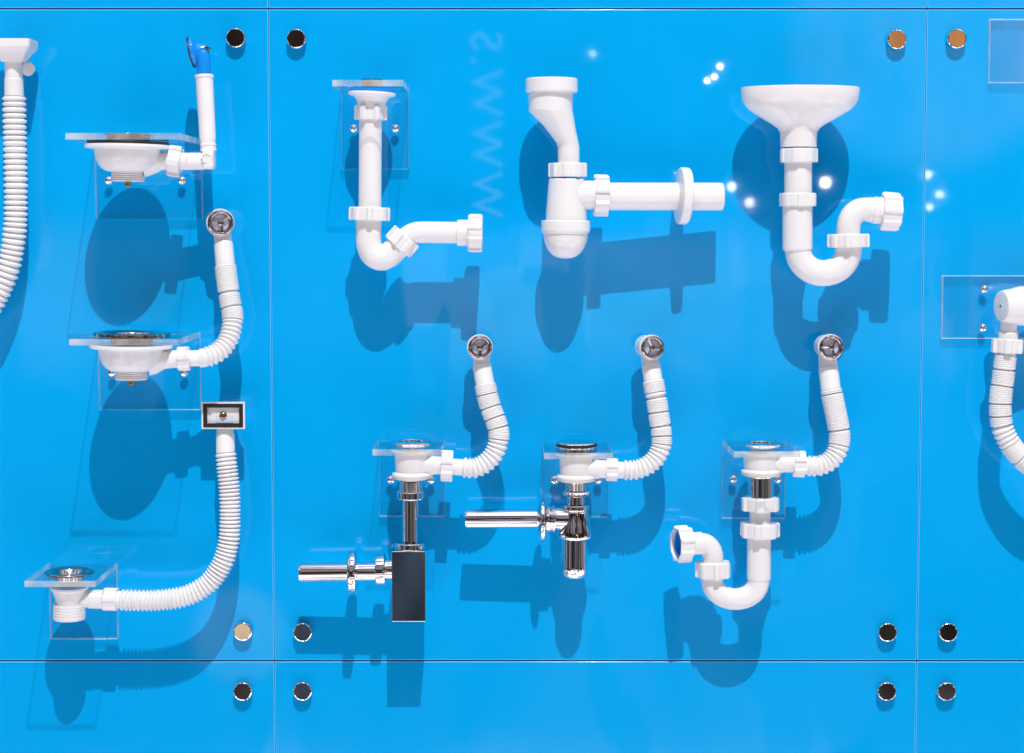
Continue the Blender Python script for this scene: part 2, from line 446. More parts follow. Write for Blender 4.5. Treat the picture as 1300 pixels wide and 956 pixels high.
bracket('wide clear bracket under the second sink waste with the round overflow', 88, 226, 430.5, 148, 520.5, (167, 82, 30), [(142, 473), (234, 473)])
bracket('small clear bracket holding the waste of the long corrugated hose', 31, 121, 737.5, 118, 812, (88, 72, 20), [])
bracket('small clear bracket at the top of the white trap with the blue gasket', 422, 512, 101.5, 108, 214.5, (473, 54, 16), [(449, 163), (502, 163)])
bracket('small clear bracket holding the waste above the square chrome trap', 473, 560, 570.5, 108, 656, (524, 54, 16), [(496, 609), (547, 609)])
bracket('small clear bracket holding the waste above the round chrome bottle trap', 691, 778, 575, 108, 657, (732, 54, 16), [(704, 609), (759.5, 609)])
bracket('small clear bracket holding the waste above the lower right white trap', 932, 1016, 573, 118, 658.5, (967, 56, 16), [(931, 608), (987, 608)])
plate('clear acrylic plate screwed behind the white hose at the right edge', 1197, 1340, 350, 430, [(1249.5, 367), (1247.5, 416)])
plate('clear acrylic plate cut off by the upper right corner', 1257, 1400, 24, 105, [(1330, 60)])

def yat(y, D, d):
    """photo row at depth d of the level that shows at row y at depth D"""
    z = P(650, y, D).z; a, b = 0.0, 1000.0
    for _ in range(40):
        m = (a + b) / 2
        if P(650, m, d).z > z: a = m
        else: b = m
    return a
# ------------------------------------------------------------------ shared pieces
def round_overflow(root, px, py, r, d, dx=0, dy=0, rot=0, backdx=-3, plate_mat='grey_shaded_interior'):
    """round overflow head facing the aisle: white cup > chrome rosette with three spokes"""
    b = B(); p0 = (px + backdx - dx, py - dy - 2, d - 22); p1 = (px + dx, py + dy, d)
    p0 = (p0[0], p0[1], d - 30); lathe(b, p0, p1, [(0, r * .7), (0, r * .92), (16, r * .95), (24, r * 1.06), (29.5, r * 1.06), (29.5, r * .86), (25, r * .8), (25, .3)], 48, c=1.2)
    cup = part('overflow_cup', b, 'white_plastic', root)
    b = B(); ax = (P(*p1) - P(*p0)).normalized(); w = W(d); u, v = frame(ax, Vector((0, 0, 1))); c = P(*p1)
    loft(b, [ringpts(c + ax * (t * w), u, v, q * w, 48) for t, q in rounded([(-1, r * .62), (-1, r * .99), (2.2, r), (3.8, r * .88), (3.6, r * .76), (1.4, r * .66), (-1, r * .62)], .7)], False, False)
    part('chrome_ring', b, 'chrome_reflecting_dark', cup)
    b = B(); loft(b, [ringpts(c + ax * (-2.6 * w), u, v, r * .66 * w, 40), ringpts(c + ax * (-2.2 * w), u, v, r * .66 * w, 40)])
    part('grille_back', b, plate_mat, cup)
    b = B()
    for k in range(3):
        t = rot + k * 2 * math.pi / 3; dr = u * math.sin(t) + v * math.cos(t)
        bar(b, c + ax * (.8 * w) + dr * (r * .2 * w), c + ax * (1.4 * w) + dr * (r * .72 * w), 1.35 * w)
    loft(b, [ringpts(c + ax * (t * w), u, v, q * w, 24) for t, q in rounded([(-2, r * .27), (1.2, r * .27), (2.6, r * .2), (2.9, r * .05)], .5)])
    part('spoke_grille', b, 'chrome_reflecting_dark', cup)

# ------------------------------------------------------------------ left edge: corrugated hose with rectangular top
t = thing('overflow_hose', 'white corrugated hose with a rectangular top cut off by the left edge', 'overflow hose', P(19, 122, 38), 'flexible overflow hoses')
b = B(); w = W(45)
def rrect(cx, cy, d, hw, hd, n=10):
    c = P(cx, cy, d); k = W(d); o = []; rad = min(hw, hd) * .25
    for sx, sy, a0 in ((1, 1, 0), (-1, 1, 90), (-1, -1, 180), (1, -1, 270)):
        for i in range(n):
            a = math.radians(a0 + 90 * i / (n - 1))
            o.append(c + Vector(((sx * (hw - rad) + rad * math.cos(a)) * k, (sy * (hd - rad) + rad * math.sin(a)) * k, 0)))
    return o
loft(b, [rrect(16, 52, 44, 24, 20), rrect(16, 51, 44, 27, 23), rrect(16, 60.5, 44, 27, 23), rrect(16.3, 62.5, 44, 26, 22), rrect(17, 68, 44, 20, 17), rrect(17.3, 79, 43, 13, 12)])
hd_ = part('overflow_head', b, 'white_plastic', t)
b = B(); lathe(b, (34, 87, 30), (36, 87.5, 34), [(0, 4), (0, 9), (5, 9), (6.5, 7), (6.8, .3)], 32); part('cap_knob', b, 'white_plastic', hd_)
b = B(); lathe(b, (17.3, 77, 40), (18, 124, 38), [(0, 11), (22, 11), (22.5, 11.7), (47, 12)], 36); part('neck', b, 'white_plastic', t)
b = B(); sweep(b, [(18, 122, 38), (19, 180, 38), (20, 240, 38), (19, 290, 38), (12, 335, 38), (-2, 372, 39), (-24, 405, 42), (-50, 425, 46), (-90, 432, 50)], None, samples=ridged(13.2, 7.2, 1.7), seg=36)
part('hose', b, 'white_hose', t)
b = B(); nut(b, (-88, 432, 50), (-106, 432, 50), 17); part('nut', b, 'white_plastic', t)
b = B(); lathe(b, (-128, 404, 54), (-128, 470, 54), [(0, 30), (6, 30), (8, 24), (24, 18), (44, 18), (44, 20), (62, 20)], 40)
lathe(b, (-104, 432, 51), (-128, 432, 54), [(0, 11), (24, 12)], 32); part('waste_body', b, 'white_plastic', t)

# ------------------------------------------------------------------ sink waste with straight overflow pipe and blue end
WASTES = 'sink wastes on the left panel'
def thread(r, y0, y1, cx, d, bm, pitch=2.6, amp=.55):
    pr = [(0, r - 2), (0, r)]; L = (y1 - y0); s = .8
    while s < L - 1.5:
        pr += [(s, r - amp), (s + pitch * .3, r + amp), (s + pitch * .55, r + amp), (s + pitch * .85, r - amp)]; s += pitch
    pr += [(L, r - .3), (L, r - 2.5)]
    lathe(bm, (cx, y0, d), (cx, y1, d), pr, 40, c=0)
def bowl_waste(t, cx, d, yfl, ybowl, yneck, ybolt, rb, bx):
    b = B(); L = ybowl - yfl
    pr = [(0, rb * 1.26), (3.6, rb * 1.28), (5, rb * 1.24), (5.6, rb * 1.01)]
    for i in range(1, 11):
        a = math.pi / 2 * i / 10
        pr.append((5.6 + (L - 5.6) * math.sin(a), 21 + (rb - 21) * math.cos(a) ** .9 if i < 10 else 20.5))
    lathe(b, (cx, yfl, d), (cx, ybowl, d), pr, 64, c=.8)
    bowl = part('bowl', b, 'white_plastic', t)
    b = B(); thread(20.5, ybowl - 1, yneck, cx, d, b); part('threaded_neck', b, 'white_plastic', bowl)
    b = B(); lathe(b, (cx, yneck - 3, d), (cx, ybolt, d), [(0, 4), (7, 4), (7, 4.6), (9.5, 4.6), (10.5, 3)], 24, c=.4); part('bolt', b, 'brass', bowl)
    return bowl
def strainer(t, cx, d, y, R, hole_r, up=2.0):
    """steel rim lying on the shelf, with its sunk perforated dish reaching through the hole"""
    b = B()
    pr = [(-8.5, .3), (-8.5, hole_r * .80), (-2, hole_r * .88), (up - .6, hole_r * .95), (up + .9, R * .74), (up + 1.2, R * .9), (up + .6, R * .985), (0.2, R), (0.2, hole_r * .97), (-9, hole_r * .9), (-9.2, .4)]
    lathe(b, (cx, y, d), (cx, y - 10, d), pr, 64, c=.5)
    s = part('strainer', b, 'steel', t)
    b = B()
    lathe(b, (cx, y + 8.3, d), (cx, y - 3, d), [(0, hole_r * .3), (1.2, hole_r * .3), (3, hole_r * .22), (6, 3), (7.5, 2.5), (8, .3)], 32, c=.4)
    part('strainer_plug', b, 'steel', s)
    return s
t = thing('sink_waste', 'white sink waste with a straight overflow pipe ending in blue', 'sink waste', P(162.5, 230, 82), WASTES)
strainer(t, 162.5, 82, yat(169, 148, 82), 34, 29, 1.4)
b = B(); lathe(b, (162.5, 180.3, 82), (162.5, 188, 82), [(0, 44), (0, 50.5), (3.6, 51), (3.6, 44)], 64, c=.6); part('gasket', b, 'black_rubber', t)
bowl_waste(t, 162.5, 82, 184, 218, 230, 239, 42, 0)
b = B(); lathe(b, (184, 205, 80), (217, 204.5, 78), [(0, 20), (6, 18), (16, 14), (20, 11.5), (33, 11.2)], 40, c=1.5); part('outlet', b, 'white_plastic', t)
b = B(); nut(b, (214.5, 203.5, 78), (230, 205.5, 78), 20, 5, .2, .5); part('nut', b, 'white_plastic', t)
b = B(); cyl(b, (228, 204.8, 78), (259, 204.8, 74), 10.9); part('overflow_tube', b, 'white_plastic', t)
b = B(); a = P(255.5, 188.5, 86); c = P(275, 215.5, 64)
box(b, (a.x, a.y, c.z), (c.x, c.y, a.z), .006, 4); el = part('elbow', b, 'white_plastic', t)
b = B(); lathe(b, (262.5, 200.5, 84), (262.5, 200.8, 88), [(0, 7.5), (2.6, 7.2), (3.4, 6.4), (3.4, 5.2), (2.4, 4.8), (2.4, .3)], 8, c=.2); part('pivot_cap', b, 'white_plastic', el)
b = B(); lathe(b, (264.6, 192, 74), (259.2, 96, 66), [(0, 10), (4, 10), (4.4, 9.2), (6, 9.2), (6.4, 10), (9, 10), (9.4, 9.3), (12, 9.5), (18, 10.3), (92, 11), (92.3, 11.9), (96.2, 11.9), (96.2, 9)], 40, c=.5)
part('riser_pipe', b, 'white_plastic', t)
b = B(); lathe(b, (259.3, 98, 66), (257.6, 62, 63), [(0, 8.8), (16, 8.8), (26, 8.6), (32, 7.6), (35, 5), (36, .5)], 36, c=1)
lathe(b, (264, 62.3, 63), (243, 66.7, 62), [(0, 3), (0, 6.5), (7, 8), (12, 10.5), (14.6, 16), (16, 18.4), (19, 18.8), (20.4, 18), (20.4, 12)], 48, c=.8)
bl = part('blue_overflow_end', b, 'blue_plastic', t, 'glossy blue overflow end turned to the left')
b = B(); lathe(b, (243.7, 66.6, 62), (240, 67.4, 62), [(0, 15), (0, 19.2), (1.8, 19.4), (2.2, 15)], 48, c=.4); part('gasket', b, 'black_rubber', bl)
b = B(); cyl(b, (263, 63, 66), (263.3, 59.5, 66), 4.4, c=.4); part('screw_head', b, 'brass', bl)

# ------------------------------------------------------------------ sink waste with round overflow
t = thing('sink_waste', 'white sink waste with steel rim and a ribbed hose up to a round overflow', 'sink waste', P(166.5, 482, 82), WASTES)
strainer(t, 167.5, 82, yat(430.5, 148, 82), 49, 29, 3)
bowl_waste(t, 166.5, 82, 437, 471, 482, 490, 41, 0)
b = B(); lathe(b, (190, 457, 80), (227, 455.5, 76), [(0, 20), (8, 18), (18, 12.5), (24, 11.5), (37, 11.2)], 40, c=1.5); part('outlet', b, 'white_plastic', t)
b = B(); nut(b, (225.5, 455.5, 76), (241, 455, 75), 15.8, 6, .13); part('nut', b, 'white_plastic', t)
b = B(); sweep(b, [(238, 455, 75), (250, 455, 73), (263, 453, 70), (279, 445, 64), (291, 428, 57), (295.5, 404, 50), (292, 381, 46), (288, 354, 42), (285.5, 330, 38), (283.5, 308, 34), (281.8, 293, 26)], None, seg=40,
  samples=plan([('s', 14, 10.2), ('f', 9, 11.6), ('r', 62, 12.3), ('f', 14, 13.3), ('g', 3, 13.3), ('f', 15, 13.2), ('g', 4, 13.2), ('f', 32, 13.4), ('s', 1, 12), ('s', 26, 12.2), ('s', 1, 11.4), ('s', 18, 11.2)]))
part('hose', b, 'white_hose', t)
round_overflow(t, 280, 283, 16.6, 47, 0, 0, .35)

# ------------------------------------------------------------------ small waste with long corrugated hose and rectangular overflow
t = thing('sink_waste', 'small white waste with a long corrugated hose up to a black rimmed rectangular overflow', 'sink waste', P(88, 787, 66), WASTES)
ys = yat(737.5, 118, 72)
b = B(); lathe(b, (88, ys, 72), (88, ys - 10, 72), [(-12, .3), (-12, 9), (-9, 14), (-3, 17), (1.2, 20), (3.2, 25), (3.4, 29), (2.4, 31.2), (.6, 31.8), (.3, 31), (.3, 19.4), (-8, 18), (-13, 10), (-13, .4)], 64, c=.7); st = part('strainer', b, 'steel', t)
b = B(); lathe(b, (88, ys + 12, 72), (88, ys, 72), [(0, 4), (3, 4), (4.4, 2), (4.6, .3)], 20, c=.3); part('strainer_screw', b, 'brass', st)
b = B(); lathe(b, (88, 744.5, 66), (88, 768, 66), [(0, 24), (3, 24), (4.5, 21.5), (9, 20.5), (15, 17.8), (23, 17.3)], 48, c=1.2); bd = part('body', b, 'white_plastic', t)
b = B(); thread(20.3, 766, 786, 88, 66, b, 3.6, .32); part('threaded_neck', b, 'white_plastic', bd)
b = B(); lathe(b, (94, 760, 65), (134, 761, 58), [(0, 13), (11, 12), (18, 11), (18.4, 12), (40, 12.3)], 40, c=.8); part('outlet', b, 'white_plastic', t)
b = B(); nut(b, (132, 760.5, 58), (149, 761, 58), 15.6, 6, .11); part('nut', b, 'white_plastic', t)
b = B(); sweep(b, [(147, 761, 58), (165, 762, 58), (199, 762, 57), (236, 756.5, 55), (264, 741, 52), (282, 716, 49), (290.5, 686, 46), (292, 650, 43), (291, 620, 40), (288, 590, 37), (286.5, 574, 35)], None, seg=40,
  samples=ridged(12.1, 5.1, 1.55, lead=6, r_lead=11))
part('hose', b, 'white_hose', t)
b = B(); lathe(b, (286.5, 578, 34), (285.7, 540, 22), [(0, 11.5), (2, 12), (25, 11.8), (28, 10.8), (38, 10.5)], 40, c=1); part('neck', b, 'white_plastic', t)
b = B(); a = P(255.6, 510.6, 42); c = P(310.7, 544.6, 42); w = W(42)
def frame_rect(b, x0, x1, z0, z1, y0, y1, mx, mz, bev):
    for lo, hi in (((x0, y1, z1 - mz), (x1, y0, z1)), ((x0, y1, z0), (x1, y0, z0 + mz)), ((x0, y1, z0 + mz), (x0 + mx, y0, z1 - mz)), ((x1 - mx, y1, z0 + mz), (x1, y0, z1 - mz))):
        box(b, lo, hi, bev, 1)
x0, x1, z0, z1 = a.x, c.x, c.z, a.z
frame_rect(b, x0, x1, z0, z1, -36 * K, -41.6 * K, 2.4 * w, 2.4 * w, 0)
box(b, (x0 + 2 * w, -38 * K, z0 + 2 * w), (x1 - 2 * w, -35.8 * K, z1 - 2 * w), 0)
xm = (x0 + x1) / 2; zm = (z0 + z1) / 2
loft(b, [[Vector((xm + sx * hx * w, -y * K, zm + sz * hz * w)) for sx, sz in ((-1, -1), (1, -1), (1, 1), (-1, 1))] for y, hx, hz in ((35.7, 25, 14), (20, 14, 11))])
oh = part('overflow_head', b, 'white_plastic', t, 'rectangular overflow head with a black rubber frame')
b = B(); frame_rect(b, x0 + 2.0 * w, x1 - 2.0 * w, z0 + 2.0 * w, z1 - 2.0 * w, -38.2 * K, -42.4 * K, 4.9 * w, 5.0 * w, .0004); part('rubber_frame', b, 'black_rubber', oh)
b = B(); box(b, (x0 + 18 * w, -39.2 * K, z0 + 7.3 * w), (x1 - 15 * w, -38.1 * K, z0 + 17 * w), .0006, 2); part('recess_block', b, 'grey_shaded_interior', oh)
b = B(); lathe(b, (283.6, 527.7, 32), (283.6, 527.7, 42), [(4, 5.2), (7, 5.2), (7, 4.6), (8.4, 4.5), (9.6, 3), (9.7, .3)], 28, c=.5); part('screw_head', b, 'brass', oh)

# ------------------------------------------------------------------ white P trap on its bracket
TR = 'white plastic traps'
t = thing('sink_trap', 'white bent trap hung from a clear bracket, ending in an open nut to the right', 'drain trap', P(470, 345, 54), TR)
b = B(); lathe(b, (472.5, 112.5, 54), (472.5, 100, 54), [(0, .4), (0, 14), (10, 13.5), (11.6, 15.2), (10.4, 12), (3, 11), (3, .3)], 40, c=.4); part('metal_plug', b, 'steel', t)
b = B(); lathe(b, (472.5, 113.6, 54), (472.5, 119, 54), [(0, 22), (0, 29), (4, 29.6), (4.4, 26)], 56, c=.6); part('gasket', b, 'blue_plastic', t)
b = B(); lathe(b, (472.3, 117.4, 54), (471.6, 138, 54), [(0, 29.5), (2.4, 30.2), (4, 29), (6, 22), (12, 18.5), (23, 17.5)], 56, c=.8); part('flange', b, 'white_plastic', t)
b = B(); nut(b, (471, 134, 54), (470.6, 152.5, 54), 20.8, 6, .14, 0.52); part('nut', b, 'white_plastic', t)
b = B(); cyl(b, (470.4, 150, 54), (469.7, 266, 54), 14.4); part('tailpipe', b, 'white_plastic', t)
b = B(); nut(b, (469.2, 263, 54), (468.8, 280, 54), 26, 8, .10, .1); part('nut', b, 'white_plastic', t)
b = B(); sweep(b, [(468, 278, 54), (468, 295, 54), (468.3, 310, 54), (473, 322, 54), (482, 327.5, 54), (491, 325.5, 54), (499, 319, 54), (508, 310.5, 54), (515, 304, 54)], lambda s, T: 16.4 - .8 * s / T, 1.5, 44)
part('trap_bend', b, 'white_plastic', t)
b = B(); nut(b, (504.5, 313.5, 54), (517, 299.5, 54), 21.5, 8, .12, .3); part('nut', b, 'white_plastic', t)
b = B(); sweep(b, [(510, 307, 54), (518, 300.5, 54), (526, 296.2, 54), (536, 295, 54), (560, 295.2, 54), (583, 295.4, 54)], lambda s, T: 13.7, 2, 40)
lathe(b, (580, 295.6, 54), (596, 295.8, 54), [(0, 13), (.5, 16.6), (16, 16.8)], 40, c=.8); part('outlet_pipe', b, 'white_plastic', t)
b = B()
lathe(b, (594, 295.8, 54), (612.5, 296.2, 54), [(0, 17), (0, 23.5), (3, 25), (16.5, 25), (18.3, 24), (18.3, 16.5), (4, 16), (4, .3)], 96, wings(8, .1, .36, .4), .8); part('end_nut', b, 'white_plastic', t)

# ------------------------------------------------------------------ white bottle trap
t = thing('bottle_trap', 'white bottle trap with an offset cup on top and a flanged side pipe', 'drain trap', P(718, 328, 60), TR)
b = B(); 
def vring(cx, cy, d, r, rd=None, n=56, slope=0):
    c = P(cx, cy, d); w = W(d); rd = r if rd is None else rd; o = []
    for i in range(n):
        a = 2 * math.pi * i / n
        o.append(c + Vector((math.cos(a) * r * w, math.sin(a) * rd * w, -slope * math.cos(a) * r * w)))
    return o
loft(b, [vring(700.3, 112, 60, 27), vring(700.3, 100.5, 60, 29.5), vring(700.3, 100, 60, 32), vring(700.3, 101, 60, 32.8), vring(700.3, 116, 60, 32.8), vring(700.3, 117.5, 60, 31.5), vring(699.4, 118, 60, 28), vring(699, 122, 60, 27.8),
         vring(699.2, 140.5, 60, 27.6), vring(700.4, 143, 59.9, 27.0), vring(710.8, 163, 58.6, 20.2, slope=.12), vring(720.6, 182.5, 57.2, 14.4, slope=.1), vring(721.8, 187, 57, 13.7), vring(722, 210, 57, 13.6)])
part('offset_cup', b, 'white_plastic', t, sharp=20)
b = B(); nut(b, (721, 207, 57), (721, 225, 57), 24.8, 9, .07, .2); part('nut', b, 'white_plastic', t)
b = B(); lathe(b, (719.8, 227, 57), (718.6, 282, 57), [(0, 18), (0, 22.4), (2, 23), (54, 26.2)], 56, c=1.2)
lathe(b, (731, 247.7, 57), (757, 247.7, 56), [(0, 22), (6, 20), (14, 18.4), (26, 18)], 44, c=1); part('bottle_body', b, 'white_plastic', t)
b = B(); lathe(b, (718.2, 280, 57), (717.6, 328, 57), [(0, 25), (0, 30), (1, 30.8), (13, 31), (15, 30), (16.5, 28)] + [(16.5 + 31.5 * math.sin(a * math.pi / 20), 28 * math.cos(a * math.pi / 20) ** .8) for a in range(1, 10)] + [(48, .6)], 56, c=.9); part('bottle_cup', b, 'white_plastic', t)
b = B(); nut(b, (754, 248, 56), (772, 248.4, 55), 27, 8, .13, .3); part('nut', b, 'white_plastic', t)
b = B(); lathe(b, (770, 249.3, 55), (918.5, 249.6, 46), [(0, 16), (0, 17.4), (144, 17.6), (147.5, 17.2), (147.5, 15), (110, 14.8), (110, .3)], 44, c=.6); part('side_pipe', b, 'white_plastic', t)
b = B(); lathe(b, (859, 248.4, 49.5), (878, 249.2, 47.5), [(0, 18), (2.5, 34.5), (4, 36), (13, 36), (15, 34.5), (17, 18)], 56, c=1.6); part('wall_flange', b, 'white_plastic', t)
b = B(); lathe(b, (720, 240, 40), (720, 240, .3), [(0, 6), (40, 6)], 24); part('wall_peg', b, 'white_plastic', t)

# ------------------------------------------------------------------ white funnel trap
t = thing('funnel_trap', 'white trap with a wide oval funnel on top', 'drain trap', P(1045, 363, 57), TR)
b = B(); fr = [(1016, 122, 66, 40), (1016, 112.5, 71, 43), (1016, 111, 73.2, 44.4), (1016, 111.4, 74.4, 45), (1016, 115, 74.5, 45), (1015.9, 122, 73.7, 44.5), (1015.8, 128.5, 72.2, 43), (1015.6, 134, 69, 40.5), (1015.2, 139.5, 64, 37.5),
      (1014.8, 146, 54, 33.5), (1014.4, 152.5, 43, 29), (1014, 158, 33.5, 25.5), (1013.8, 163, 26.5, 23.5), (1013.7, 169, 23.2, 22.8), (1013.7, 187, 22.6, 22.6)]
loft(b, [vring(x, y, 57, r, rd, 72) for x, y, r, rd in fr]); part('funnel', b, 'white_plastic', t, sharp=60)
b = B(); nut(b, (1013.7, 188.5, 57), (1013.7, 206.5, 57), 24.2, 7, .06, .1); part('nut', b, 'white_plastic', t)
b = B(); cyl(b, (1013.4, 205, 57), (1013.2, 247, 57), 17.4); part('tailpipe', b, 'white_plastic', t)
b = B(); nut(b, (1013.4, 245, 57), (1013.2, 262, 57), 23.6, 7, .05, .45); part('nut', b, 'white_plastic', t)
b = B(); lathe(b, (1012.4, 261, 57), (1012.4, 319, 57), [(0, 18), (0, 18.8), (54, 18.8), (56, 18), (57.5, 16)], 44, c=1); 
pts = [(1013.2, 312, 57)] + [(1045.2 - 32 * math.cos(a), 317 + 29.8 * math.sin(a), 57) for a in [math.pi * i / 10 for i in range(0, 11)]] + [(1077.2, 299, 57)]
sweep(b, pts, lambda s, T: 16.6, 2, 44); part('trap_bend', b, 'white_plastic', t)
b = B(); nut(b, (1077, 314, 57), (1077, 297, 57), 26.4, 8, .09, .2); part('nut', b, 'white_plastic', t)
b = B(); sweep(b, [(1077, 300, 57), (1077, 290, 57), (1078.5, 281, 57), (1083, 272.5, 57), (1091, 267, 57), (1101, 265.8, 57), (1110, 266.2, 57)], lambda s, T: 14.9, 1.5, 44)
lathe(b, (1100.5, 266, 57), (1122, 268, 57), [(0, 14), (.6, 15.6), (7, 15.8), (7.5, 17), (21.5, 17.2)], 44, c=.8); part('outlet_elbow', b, 'white_plastic', t)
b = B(); lathe(b, (1118.5, 268, 57), (1142.5, 269.6, 57), [(0, 17), (0, 23.5), (3, 24.6), (19, 24.4), (23.5, 23), (23.5, 17.5), (5, 17), (5, .3)], 96, wings(8, .1, .36, .1), .8); part('end_nut', b, 'white_plastic', t)
b = B(); lathe(b, (1013, 225, 42), (1013, 225, .3), [(0, 6), (42, 6)], 24); part('wall_peg', b, 'white_plastic', t)

# ------------------------------------------------------------------ basin wastes with overflow hoses
CH = 'basin wastes with round overflows'
def basin_head(t, cx, yl, yshelf, ybody, d, rb, out_y, nx0, nx1, nr, kind, sD=108):
    """lid on the shelf, white body below it, lower flange, side outlet with nut"""
    yb0 = yshelf; yshelf = yat(yshelf, sD, d); yl = yshelf - 20
    b = B()
    if kind == 'dome':
        lathe(b, (cx, yshelf - 1, d), (cx, yl - 8, d), [(2.2, .3), (2.2, 20), (4.0, 26.0), (5.2, 26.6), (6.0, 26.2), (7.4, 18), (8.4, 8), (8.6, .3)], 56, c=.5)
        ld = part('chrome_lid', b, 'chrome', t)
        b = B(); lathe(b, (cx, yshelf - .2, d), (cx, yshelf - 4, d), [(0, 22), (0, 26.6), (1.6, 26.8), (1.6, 22)], 56, c=.3); part('rim', b, 'chrome', ld)
        b = B(); lathe(b, (cx, yshelf - 1.7, d), (cx, yshelf - 6, d), [(0, 22), (0, 26.2), (2.8, 26.4), (2.8, 22)], 56, c=.5); part('gasket', b, 'black_rubber', ld)
    else:
        lathe(b, (cx, yshelf - .2, d), (cx, yl - 8, d), [(0, 14), (0, 25.4), (1.4, 26.2), (2.6, 25.6), (3.6, 22.5), (3.6, 19), (2.6, 17.5), (-4, 16), (-4, .3)], 56, c=.4)
        ld = part('chrome_lid', b, 'chrome', t)
        b = B(); lathe(b, (cx, yshelf + 3, d), (cx, yshelf - 5, d), [(0, 8), (0, 12.5), (3.4, 13), (4.6, 11), (5.2, 5), (5.4, .3)], 48, c=.4); part('plug', b, 'chrome', ld)
    b = B(); lathe(b, (cx, yshelf - .5, d), (cx, yshelf + 8.5, d), [(0, 15), (0, 15.6), (9, 15.6), (9, 15)], 48, c=.3); part('metal_sleeve', b, 'chrome', t)
    y0 = yshelf + 7.6
    b = B(); lathe(b, (cx - .5, y0, d), (cx - .5, ybody, d), [(0, rb * .8), (0, 26.6), (1.8, 27), (2.8, rb + .6), (5, rb), (ybody - y0 - 3, rb * .96), (ybody - y0, rb * .9)], 56, c=.7); bd = part('body', b, 'white_plastic', t)
    b = B(); lathe(b, (cx - .6, ybody - 4, d), (cx - .6, ybody + 7, d), [(0, rb * .75), (.6, rb * .85), (3.5, 25), (5, 25.6), (7, 25.3), (9, 22), (9.5, 12)], 56, c=.8); part('lower_flange', b, 'white_plastic', bd)
    b = B(); lathe(b, (cx - .6, ybody + 3.4, d), (cx - .6, ybody + 9, d), [(0, 20), (0, 24.8), (2, 24.6), (3.4, 20)], 56, c=.4); part('washer', b, 'ivory_rubber', bd)
    b = B(); L = nx0 - cx - 10 + 2; lathe(b, (cx + 10, out_y, d), (nx0 + 2, out_y + .4, d), [(0, 16), (6, 15.4), (12, 13.6), (19, 11.6), (L, 11.4)], 40, c=1.6); part('side_outlet', b, 'white_plastic', t)
    b = B(); nut(b, (nx0, out_y + .6, d), (nx1, out_y + 1.2, d), nr, 6, .16, .52); part('nut', b, 'white_plastic', t)
# square chrome trap
t = thing('basin_waste', 'chrome trap with a square box, its white hose rising to a round overflow', 'basin waste', P(519, 789, 54), CH)
basin_head(t, 523.5, 560, 570.5, 601, 54, 22, 590.5, 560, 575, 20, 'flat')
b = B(); sweep(b, [(572, 592.3, 54), (588, 593.5, 54), (604, 593.6, 54), (619, 585.5, 54), (629.5, 571, 53), (633.5, 551, 52), (629, 533, 50), (623.5, 519, 48), (619, 503, 46), (615.5, 486, 44), (612, 466, 38), (611, 452, 30)], None, seg=40,
  samples=plan([('s', 15, 10.4), ('r', 66, 12.2), ('f', 12, 13.2), ('g', 2.5, 13), ('f', 11, 13.3), ('g', 2, 13), ('f', 12, 13.4), ('g', 2.5, 13.2), ('f', 15, 13.6), ('g', 1.5, 13.5), ('f', 12, 13.6), ('s', 1, 12.2), ('s', 22, 12), ('s', 1, 11.4), ('s', 14, 11.2)]))
part('hose', b, 'white_hose', t)
round_overflow(t, 609.5, 441, 15.4, 55, 0, 0, 2.6)
d = 54
b = B(); thread(14.3, 607, 627, 521.8, d, b, 2.4, .4); lathe(b, (521.8, 606, d), (521.8, 612, d), [(0, 14), (0, 19), (2.2, 19.4), (4, 15)], 44, c=.4); part('threaded_tail', b, 'chrome', t)
b = B(); lathe(b, (521.2, 623.5, d), (521.2, 634, d), [(0, 13), (0, 16.7), (1, 17.4), (9, 17.4), (10.4, 16), (10.4, 9)], 72, wings(12, .05, .5), .5); part('chrome_nut', b, 'chrome', t)
b = B(); cyl(b, (521, 632, d), (521, 690, d), 10.4); part('tailpipe', b, 'chrome', t)
b = B(); lathe(b, (520.8, 688, d), (520.8, 700, d), [(0, 11), (0, 19), (1.2, 20), (8, 20), (9, 18), (12, 18), (12, 10)], 48, c=.6); part('chrome_nut', b, 'chrome', t)
b = B(); a = P(497, 700, 72); c = P(540.5, 789.5, 72); box(b, (a.x, -72 * K, c.z), (c.x, -36 * K, a.z), .0013, 3); part('square_bottle', b, 'chrome', t, 'flat sided square chrome bottle', sharp=60)
b = B(); lathe(b, (503, 722.5, d), (477, 723.5, d), [(0, 13.5), (9, 13.5), (9, 13), (13.5, 13), (13.5, 18.8), (14.5, 20), (25, 20), (26, 18.8), (26, 12)], 48, c=.6); part('chrome_nut', b, 'chrome', t)
b = B(); lathe(b, (480, 725.5, d), (379, 726.7, 52), [(0, 11.5), (0, 12.2), (98, 12.2), (100.5, 11.8), (100.5, 10.6), (60, 10.4), (60, .3)], 44, c=.5); part('side_pipe', b, 'chrome', t)
b = B(); lathe(b, (454, 725.8, d), (441, 726, d), [(0, 12.5), (1, 26), (2.2, 27.4), (9, 27.4), (11.5, 25.5), (12, 12.5)], 56, c=1.2); part('wall_flange', b, 'chrome', t)
